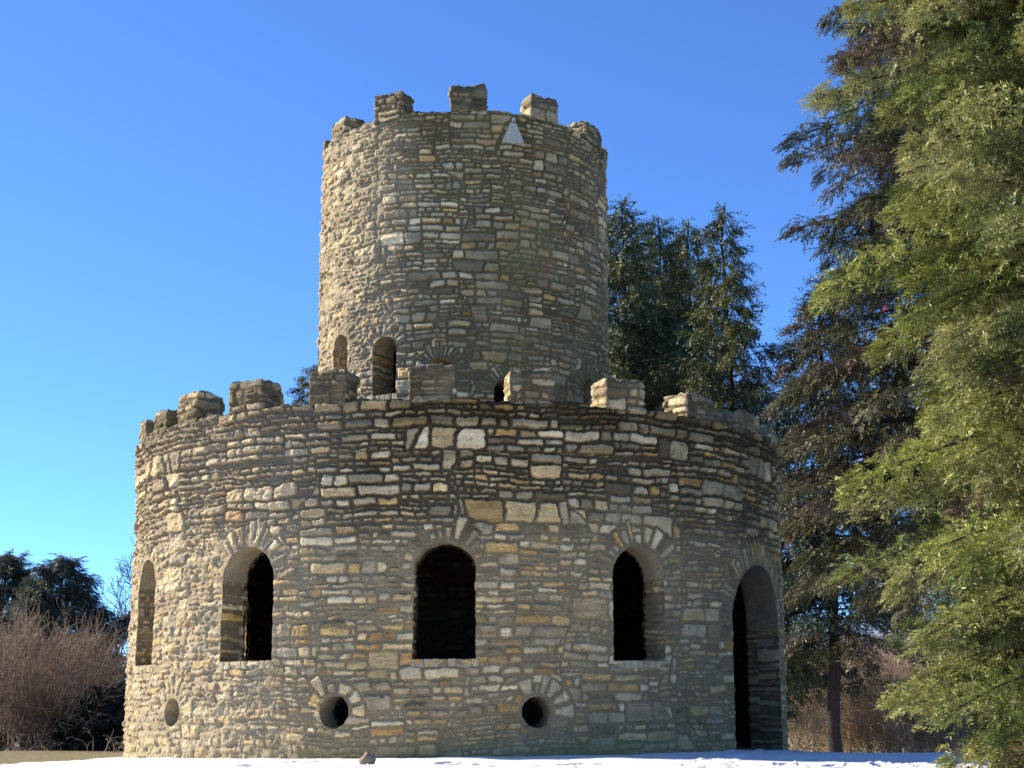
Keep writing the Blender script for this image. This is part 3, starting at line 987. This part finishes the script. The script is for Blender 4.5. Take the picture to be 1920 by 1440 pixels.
def conifer(name, x, y, zb, H, prof, nbr, twig, tpm, kind, greens, seed, droop, rise, parent_label, cat, group=None,
            trunk_r=0.15, lean=(0, 0), bark=(0.055, 0.043, 0.034), clear=0.08, az=None, den=1.0, dead=0.0, up_tw=0.0, scat=0.34, texp=0.55, fexp=1.0, var=(.8, 1.25), lvar=0.22):
    rng = np.random.default_rng(seed)
    root = empty(name, (x, y, zb), parent_label, cat, group)
    TP = [spray_template(kind, rng) for _ in range(6)]
    base = []; dirs = []; size = []; tint = []
    segs = []
    # trunk
    nt_ = 14
    tp = [np.array([lean[0] * (k / nt_) ** 1.3 + 0.04 * rng.normal() * (k > 0), lean[1] * (k / nt_), H * k / nt_]) for k in range(nt_ + 1)]
    def trunk(h):
        f = np.clip(h / H, 0, 0.9999) * nt_; k = int(f)
        return tp[k] + (tp[k + 1] - tp[k]) * (f - k)
    for k in range(nt_):
        segs.append((*tp[k], trunk_r * (1 - 0.95 * k / nt_) + 0.01, *tp[k + 1], trunk_r * (1 - 0.95 * (k + 1) / nt_) + 0.01))
    tint_b = []
    golden = 2.399963
    for b in range(nbr):
        f = clear + (1 - clear) * ((b + rng.uniform(0, 1)) / nbr) ** fexp
        ph = b * golden + rng.normal(0, .35) if az is None else rng.uniform(*az)
        L = prof(f) * rng.uniform(0.72, 1.12) * (1 + lvar * float(vn(np.array([ph * 1.3 + seed]), np.array([f * 9.0]), seed)[0]))
        if L < 0.08: L = 0.08
        o = trunk(f * H)
        rd = np.array([math.cos(ph), math.sin(ph), 0]); sd = np.array([-math.sin(ph), math.cos(ph), 0])
        dr = droop * rng.uniform(.6, 1.3); ri = (rise + 0.55 * max(0, f - 0.8) * 4) * rng.uniform(.7, 1.3) if rise >= 0 else rise
        def bp(t): return o + rd * L * t + np.array([0, 0, (ri * t - dr * t * t) * L])
        ns = 5
        br = max(0.006, 0.013 * L)
        for k in range(ns):
            segs.append((*bp(k / ns), br * (1 - .85 * k / ns), *bp((k + 1) / ns), br * (1 - .85 * (k + 1) / ns)))
        m = max(4, int(L * tpm * den * rng.uniform(.7, 1.2)))
        t = rng.uniform(0.06, 1, m) ** texp
        side = rng.uniform(-1, 1, m)
        lat = side * L * 0.34 * (1.12 - t) * np.minimum(1, t * 3)
        P = o + rd * (L * t)[:, None] + sd * lat[:, None]
        P[:, 2] += (ri * t - dr * t * t) * L - np.abs(lat) * 0.22 + rng.normal(0, .05, m) * min(L, 1.2)
        D = rd * (0.75 + 0.25 * t)[:, None] + sd * (np.sign(side) * 0.75 * np.abs(side) ** .5)[:, None] + rng.normal(0, scat, (m, 3))
        D[:, 2] += -0.35 * dr - 0.15 + up_tw
        tip = t > 0.93
        D[tip] = rd + rng.normal(0, .2, (tip.sum(), 3)) + np.array([0, 0, (ri - 2 * dr) * .7])
        base.append(P); dirs.append(D); size.append(twig * rng.uniform(.65, 1.25, m))
        bc = greens[rng.choice(len(greens), p=None)]
        bt = np.array(bc) * rng.uniform(.8, 1.2)
        if rng.uniform() < dead: bt = np.array((0.12, 0.088, 0.055)) * rng.uniform(.7, 1.15)
        tint.append(bt * rng.uniform(*var, (m, 1)))
    # leader
    for k in range(10):
        h = H * (0.93 + 0.07 * k / 10)
        base.append(trunk(h)[None]); dirs.append(np.array([[rng.normal(0, .4), rng.normal(0, .4), 1.0]])); size.append(np.array([twig * .8])); tint.append(np.array([greens[0]]))
    B = np.concatenate(base); D = np.concatenate(dirs); Z_ = np.concatenate(size); TT = np.concatenate(tint)
    D /= np.linalg.norm(D, axis=1, keepdims=True)
    upv = np.array([0, 0, 1.0]) + rng.normal(0, .25, (len(B), 3))
    s = np.cross(upv, D); s /= np.maximum(np.linalg.norm(s, axis=1, keepdims=True), 1e-6); w = np.cross(D, s)
    pick = rng.integers(0, 6, len(B))
    VV = []; CC = []
    for k in range(6):
        ix = np.nonzero(pick == k)[0]
        T = TP[k].reshape(-1, 3)
        X = (D[ix][:, None, :] * T[None, :, 0:1] + s[ix][:, None, :] * T[None, :, 1:2] + w[ix][:, None, :] * T[None, :, 2:3]) * Z_[ix][:, None, None] + B[ix][:, None, :]
        VV.append(X.reshape(-1, 3))
        cc = TT[ix][:, None, :] * rng.uniform(.75, 1.3, (len(ix), len(T) // 4))[:, :, None]
        CC.append(np.repeat(cc, 4, axis=1).reshape(-1, 3))
    V = np.concatenate(VV); C = np.concatenate(CC)
    Fc = np.arange(len(V)).reshape(-1, 4)
    mesh_obj("crown", V, Fc, M_NEEDLE, root, np.clip(C, 0.005, 0.4))
    tv, tf = tubes(segs, 6)
    mesh_obj("trunk", tv, tf, M_BARK, root, np.tile(np.array([bark]), (len(tv), 1)))
    return root


def gz(x, y): return float(ground_z(np.array([x]), np.array([y]))[0])


def place(px, Y):
    x = CX + (px - 960) / F_PX * (Y - CY) * math.cos(PITCH)
    return x


def top_z(py, Y):
    return CZ + math.tan(PITCH + math.atan((720 - py) / F_PX)) * (Y - CY)


G_HEM = [(0.235, 0.255, 0.052), (0.270, 0.275, 0.078), (0.140, 0.170, 0.038), (0.255, 0.250, 0.085), (0.100, 0.125, 0.034)]
G_BRN = [(0.100, 0.094, 0.042), (0.080, 0.082, 0.036), (0.070, 0.078, 0.034)]
G_SPR = [(0.046, 0.062, 0.024), (0.062, 0.080, 0.028), (0.105, 0.110, 0.032)]
G_BLU = [(0.036, 0.058, 0.045), (0.045, 0.066, 0.048)]

# near hemlock filling the right edge
Yh = -9.8; xh = 5.55; zg = gz(xh, Yh)
conifer("hemlock_tree", xh, Yh, zg - 0.05, 9.6,
        lambda f: float(np.interp(f, [0, .08, .14, .22, .33, .49, .69, .85, 1], [1.7, 1.8, 1.95, 2.0, 1.85, 2.1, 1.8, 1.2, .1])),
        760, 0.115, 170, 'tuft', G_HEM, 31, 0.34, 0.20,
        "tall yellow-green feathery hemlock nearest the viewer, filling the right edge", "tree", trunk_r=0.16, clear=0.0, dead=0.03, scat=2.2, texp=0.66, fexp=1.3, var=(.40, 1.45), up_tw=0.25, lvar=0.24)
# brownish hemlock behind it
Y = 5.0
conifer("hemlock_tree", place(1850, Y), Y, gz(8, Y), 17.5,
        lambda f: 3.9 * min(1, 0.75 + f) * (1 - f) ** 0.5,
        340, 0.24, 80, 'hemlock', G_BRN, 37, 0.40, 0.18,
        "dull brownish hemlock between the near yellow-green one and the tower", "tree", trunk_r=0.12, clear=0.17, dead=0.14, scat=0.9, texp=0.62, var=(.6, 1.3))
# dark tree with the tall bare trunk
Y = 9.0
conifer("spruce_tree", place(1568, Y), Y, gz(7, Y) - 0.1, top_z(470, Y),
        lambda f: 2.5 * (1 - f) ** 0.7 * min(1, .6 + f),
        130, 0.32, 52, 'spruce', G_BLU, 41, 0.45, 0.10,
        "dark spruce with a bare lower trunk rising from the brown thicket", "tree", trunk_r=0.135, clear=0.26, dead=0.2, bark=(0.028, 0.023, 0.019))
Y = 11.0
conifer("spruce_tree", place(1386, Y), Y, gz(5, Y) - 0.2, top_z(376, Y) + .5,
        lambda f: 2.9 * (1 - f) ** 0.95 + .1,
        160, 0.30, 50, 'spruce', G_SPR, 43, 0.10, 0.22,
        "sparse dark spruce with a thin pointed tip, sky showing through its limbs", "tree", trunk_r=0.14, clear=0.12, up_tw=-0.5, texp=0.7, var=(.6, 1.3))
for px, py, Y, sd, r, lb in ((1180, 378, 14.0, 51, 2.3, "dense dark spruce whose top touches the upper drum's right side"),
                             (1252, 404, 16.0, 53, 2.2, "middle one of the dark spruces crowded right of the upper drum"),
                             (1312, 408, 17.5, 55, 2.0, "dark spruce with an upswept top beside the sparse pointed spruce")):
    conifer("spruce_tree", place(px, Y), Y, gz(5, Y) - 0.4, top_z(py, Y) + .9,
            lambda f, r=r: r * 1.75 * (1 - f) ** 0.82 * min(1, .7 + f),
            220, 0.32, 56, 'spruce', G_SPR, sd, 0.12, 0.30, lb, "tree", trunk_r=0.16, clear=0.08, up_tw=-0.3, texp=0.75, scat=0.5)
Y = 20.0
conifer("spruce_tree", place(571, Y), Y, gz(-5, Y) - 0.4, top_z(678, Y) + .7,
        lambda f: 1.9 * (1 - f) ** 0.8 + .12, 190, 0.30, 60, 'spruce', G_SPR, 61, 0.2, 0.25,
        "spruce whose tip peeks over the lower parapet left of the upper drum", "tree", trunk_r=0.12, clear=0.1)
# left: dark rounded evergreens
for px, py, Y, sd, r, lb in ((100, 1056, 22.0, 71, 2.15, "dark round-topped evergreen behind the brown shrub, nearer the tower"),
                             (-10, 1050, 24.0, 73, 2.15, "dark evergreen cut by the left edge behind the brown shrub")):
    conifer("cedar_tree", place(px, Y), Y, gz(-12, Y) - 0.1, top_z(py, Y) - gz(-12, Y) + .25,
            lambda f, r=r: r * min(1, .8 + f) * (1 - f ** 2.2) ** 0.8,
            220, 0.24, 80, 'hemlock', [(0.065, 0.078, 0.045), (0.078, 0.086, 0.058)], sd, 0.1, 0.35, lb, "tree", trunk_r=0.14, clear=0.05)
Y = 9.0
conifer("yew_bush", place(196, Y), Y, gz(-7.5, Y) - 0.1, 1.25,
        lambda f: 0.75 * (1 - f ** 3) ** .5, 60, 0.2, 90, 'hemlock', [(0.016, 0.024, 0.016)], 75, 0.1, 0.3,
        "low almost black evergreen bush beside the tower's left foot", "shrub", trunk_r=0.05, clear=0.02)


def bare(name, x, y, zb, H, seed, stems, spread, levels, col, label, cat, r0=0.03, group=None, droop=0.0, kids=4, ratio=0.62, nseg=4, arch=0.0, tw=0.0025):
    """leafless shrub or tree: recursively forked tapering stems"""
    rng = np.random.default_rng(seed)
    root = empty(name, (x, y, zb), label, cat, group)
    segs = []
    def grow(p, d, L, r, lev):
        pts = [p]
        dd = d.copy(); q = p.copy()
        for k in range(nseg):
            dd = dd + rng.normal(0, 0.16, 3) + np.array([0, 0, 0.05 if not arch else -arch * (k / nseg)])
            dd /= np.linalg.norm(dd)
            q2 = q + dd * L / nseg
            rr0 = r * (1 - 0.6 * k / nseg); rr1 = r * (1 - 0.6 * (k + 1) / nseg)
            segs.append((*q, max(rr0, tw), *q2, max(rr1, tw * .8)))
            q = q2; pts.append((q.copy(), dd.copy(), rr1))
        if lev >= levels: return
        for c in range(kids if lev else kids + 1):
            k = rng.integers(1, nseg + 1)
            qq, d0, rr = pts[k]
            side = rng.normal(0, 1, 3); side -= side.dot(d0) * d0; side /= np.linalg.norm(side)
            a = rng.uniform(.35, .95)
            nd = d0 * math.cos(a) + side * math.sin(a); nd[2] -= droop
            grow(qq, nd / np.linalg.norm(nd), L * ratio * rng.uniform(.7, 1.15), rr * .72, lev + 1)
    for s in range(stems):
        a = rng.uniform(0, 2 * math.pi); t = spread * rng.uniform(.15, 1)
        d = np.array([math.cos(a) * t, math.sin(a) * t, 1.0]); d /= np.linalg.norm(d)
        off = np.array([rng.normal(0, .12), rng.normal(0, .12), 0]) * min(stems - 1, 4) * .5
        grow(off, d, H * rng.uniform(.38, .55), r0 * rng.uniform(.6, 1.1), 0)
    V, Fc = tubes(segs, 3)
    c = np.array([col]) * (1 + 0.35 * np.repeat(np.random.default_rng(seed + 1).uniform(-1, 1, len(segs)), 6))[:, None]
    mesh_obj("branches", V, Fc, M_TWIG, root, np.clip(c, 0.01, .6))
    return root


BR = (0.27, 0.20, 0.14)
for k, (px, Y, H, lb) in enumerate(((-20, 10.0, 3.1, "brown leafless shrub cut by the left edge"),
                                    (55, 9.0, 3.0, "tall russet-brown leafless shrub before the dark evergreens"),
                                    (120, 10.5, 2.9, "brown leafless shrub before the dark round-topped evergreen"),
                                    (165, 12.0, 2.2, "thin brown leafless shrub nearest the tower's left foot"))):
    bare("bare_shrub", place(px, Y), Y, gz(-9, Y), H, 81 + k, 22, 0.75, 3, BR, lb, "shrub", 0.022, "leafless brown shrubs left of the tower", kids=5, tw=0.004)
bare("bare_tree", place(222, 26), 26.0, gz(-11, 26), 7.4, 91, 1, 0.05, 4, (0.10, 0.09, 0.08), "slim leafless tree just left of the tower wall", "tree", 0.09, kids=6, tw=0.010)
bare("weeping_shrub", place(226, 4), 4.0, gz(-5, 4), 0.62, 95, 16, 1.2, 1, (0.30, 0.25, 0.20), "small pale weeping twiggy plant at the tower's left foot", "shrub", 0.008, arch=0.75, kids=2, tw=0.003)
RB = (0.44, 0.32, 0.215)
TH = [(1490, 20.0, 3.9), (1532, 24.0, 4.2), (1605, 21.0, 3.6), (1648, 24.0, 4.4), (1695, 20.5, 3.5), (1740, 23.0, 3.9), (1790, 21.0, 3.4),
      (1512, 29.0, 4.6), (1575, 28.0, 4.5), (1672, 30.0, 4.7), (1718, 28.0, 4.4), (1768, 29.0, 4.5), (1840, 26.0, 4.2)]
TL = ["brown thicket bush against the tower's right edge", "grey-brown thicket bush left of the dark trunk", "reddish thicket bush just right of the dark trunk",
      "tall thicket bush in the middle of the brown thicket", "short reddish bush in the brown thicket", "thicket bush showing left of the near hemlock's foot", "thicket bush mostly hidden by the near hemlock",
      "back-row thicket bush nearest the tower's right edge", "back-row thicket bush right behind the dark trunk", "back-row thicket bush in the middle of the thicket",
      "back-row thicket bush beyond the short reddish bush", "back-row thicket bush at the near hemlock's edge", "back-row thicket bush behind the near hemlock's foot"]
for k, (px, Y, H) in enumerate(TH):
    bare("thicket_bush", place(px, Y), Y, gz(8, Y), H, 101 + k, 28, 0.5, 3, RB if k > 1 else (0.44, 0.34, 0.22), TL[k], "bush", 0.018, "bare bushes of the thicket right of the tower", kids=5, tw=0.004)
for k, (px, Y, H, lb) in enumerate(((1512, 30, 7.0, "grey leafless tree seen between the tower and the dark trunk"), (1650, 33, 7.5, "grey leafless tree rising behind the brown thicket"),
                                    (1720, 29, 6.0, "smaller grey leafless tree behind the thicket, beside the near hemlock"))):
    bare("bare_tree", place(px, Y), float(Y), gz(12, Y), H, 121 + k, 2, 0.25, 4, (0.24, 0.21, 0.18), lb, "tree", 0.05, "grey leafless trees behind the thicket", kids=5, tw=0.005)

# ------------------------------------------------------------------ small red bird in the hemlock's outer twigs
def red_bird():
    x, y, z = at(1660, 580, 1.6)
    root = empty("bird", (x, y, z), "tiny red bird perched in the brownish hemlock beside the near yellow-green one", "bird")
    root.scale = (0.65, 0.65, 0.65)
    def ell(name, c, r, col, rot=0.0, mat=M_TWIG):
        V, Fc = blob(name, 8, 1.0, 3, None, None)
        n = np.linalg.norm(V, axis=1, keepdims=True); V = V / n
        V = V * np.array(r)
        ca, sa = math.cos(rot), math.sin(rot)
        V = np.stack([V[:, 0] * ca - V[:, 2] * sa, V[:, 1], V[:, 0] * sa + V[:, 2] * ca], -1) + np.array(c)
        return V, Fc, np.tile(np.array([col]), (len(V), 1))
    red = (0.62, 0.045, 0.03)
    parts = [ell("b", (0, 0, 0), (0.040, 0.026, 0.030), red, 0.6), ell("h", (0.030, 0, 0.040), (0.020, 0.018, 0.020), red), ell("t", (-0.055, 0, -0.045), (0.042, 0.010, 0.008), (0.40, 0.03, 0.03), 0.75),
             ell("c", (0.022, 0, 0.063), (0.006, 0.004, 0.014), red, 0.4)]
    V = np.concatenate([p[0] for p in parts]); C = np.concatenate([p[2] for p in parts]); o = 0; F = []
    for p in parts: F.append(p[1] + o); o += len(p[0])
    mesh_obj("body", V, np.concatenate(F), M_TWIG, root, C, True)
    v, f, c = ell("k", (0.050, 0, 0.038), (0.010, 0.006, 0.006), (0.5, 0.2, 0.05))
    mesh_obj("beak", v, f, M_TWIG, root, c, True)


red_bird()
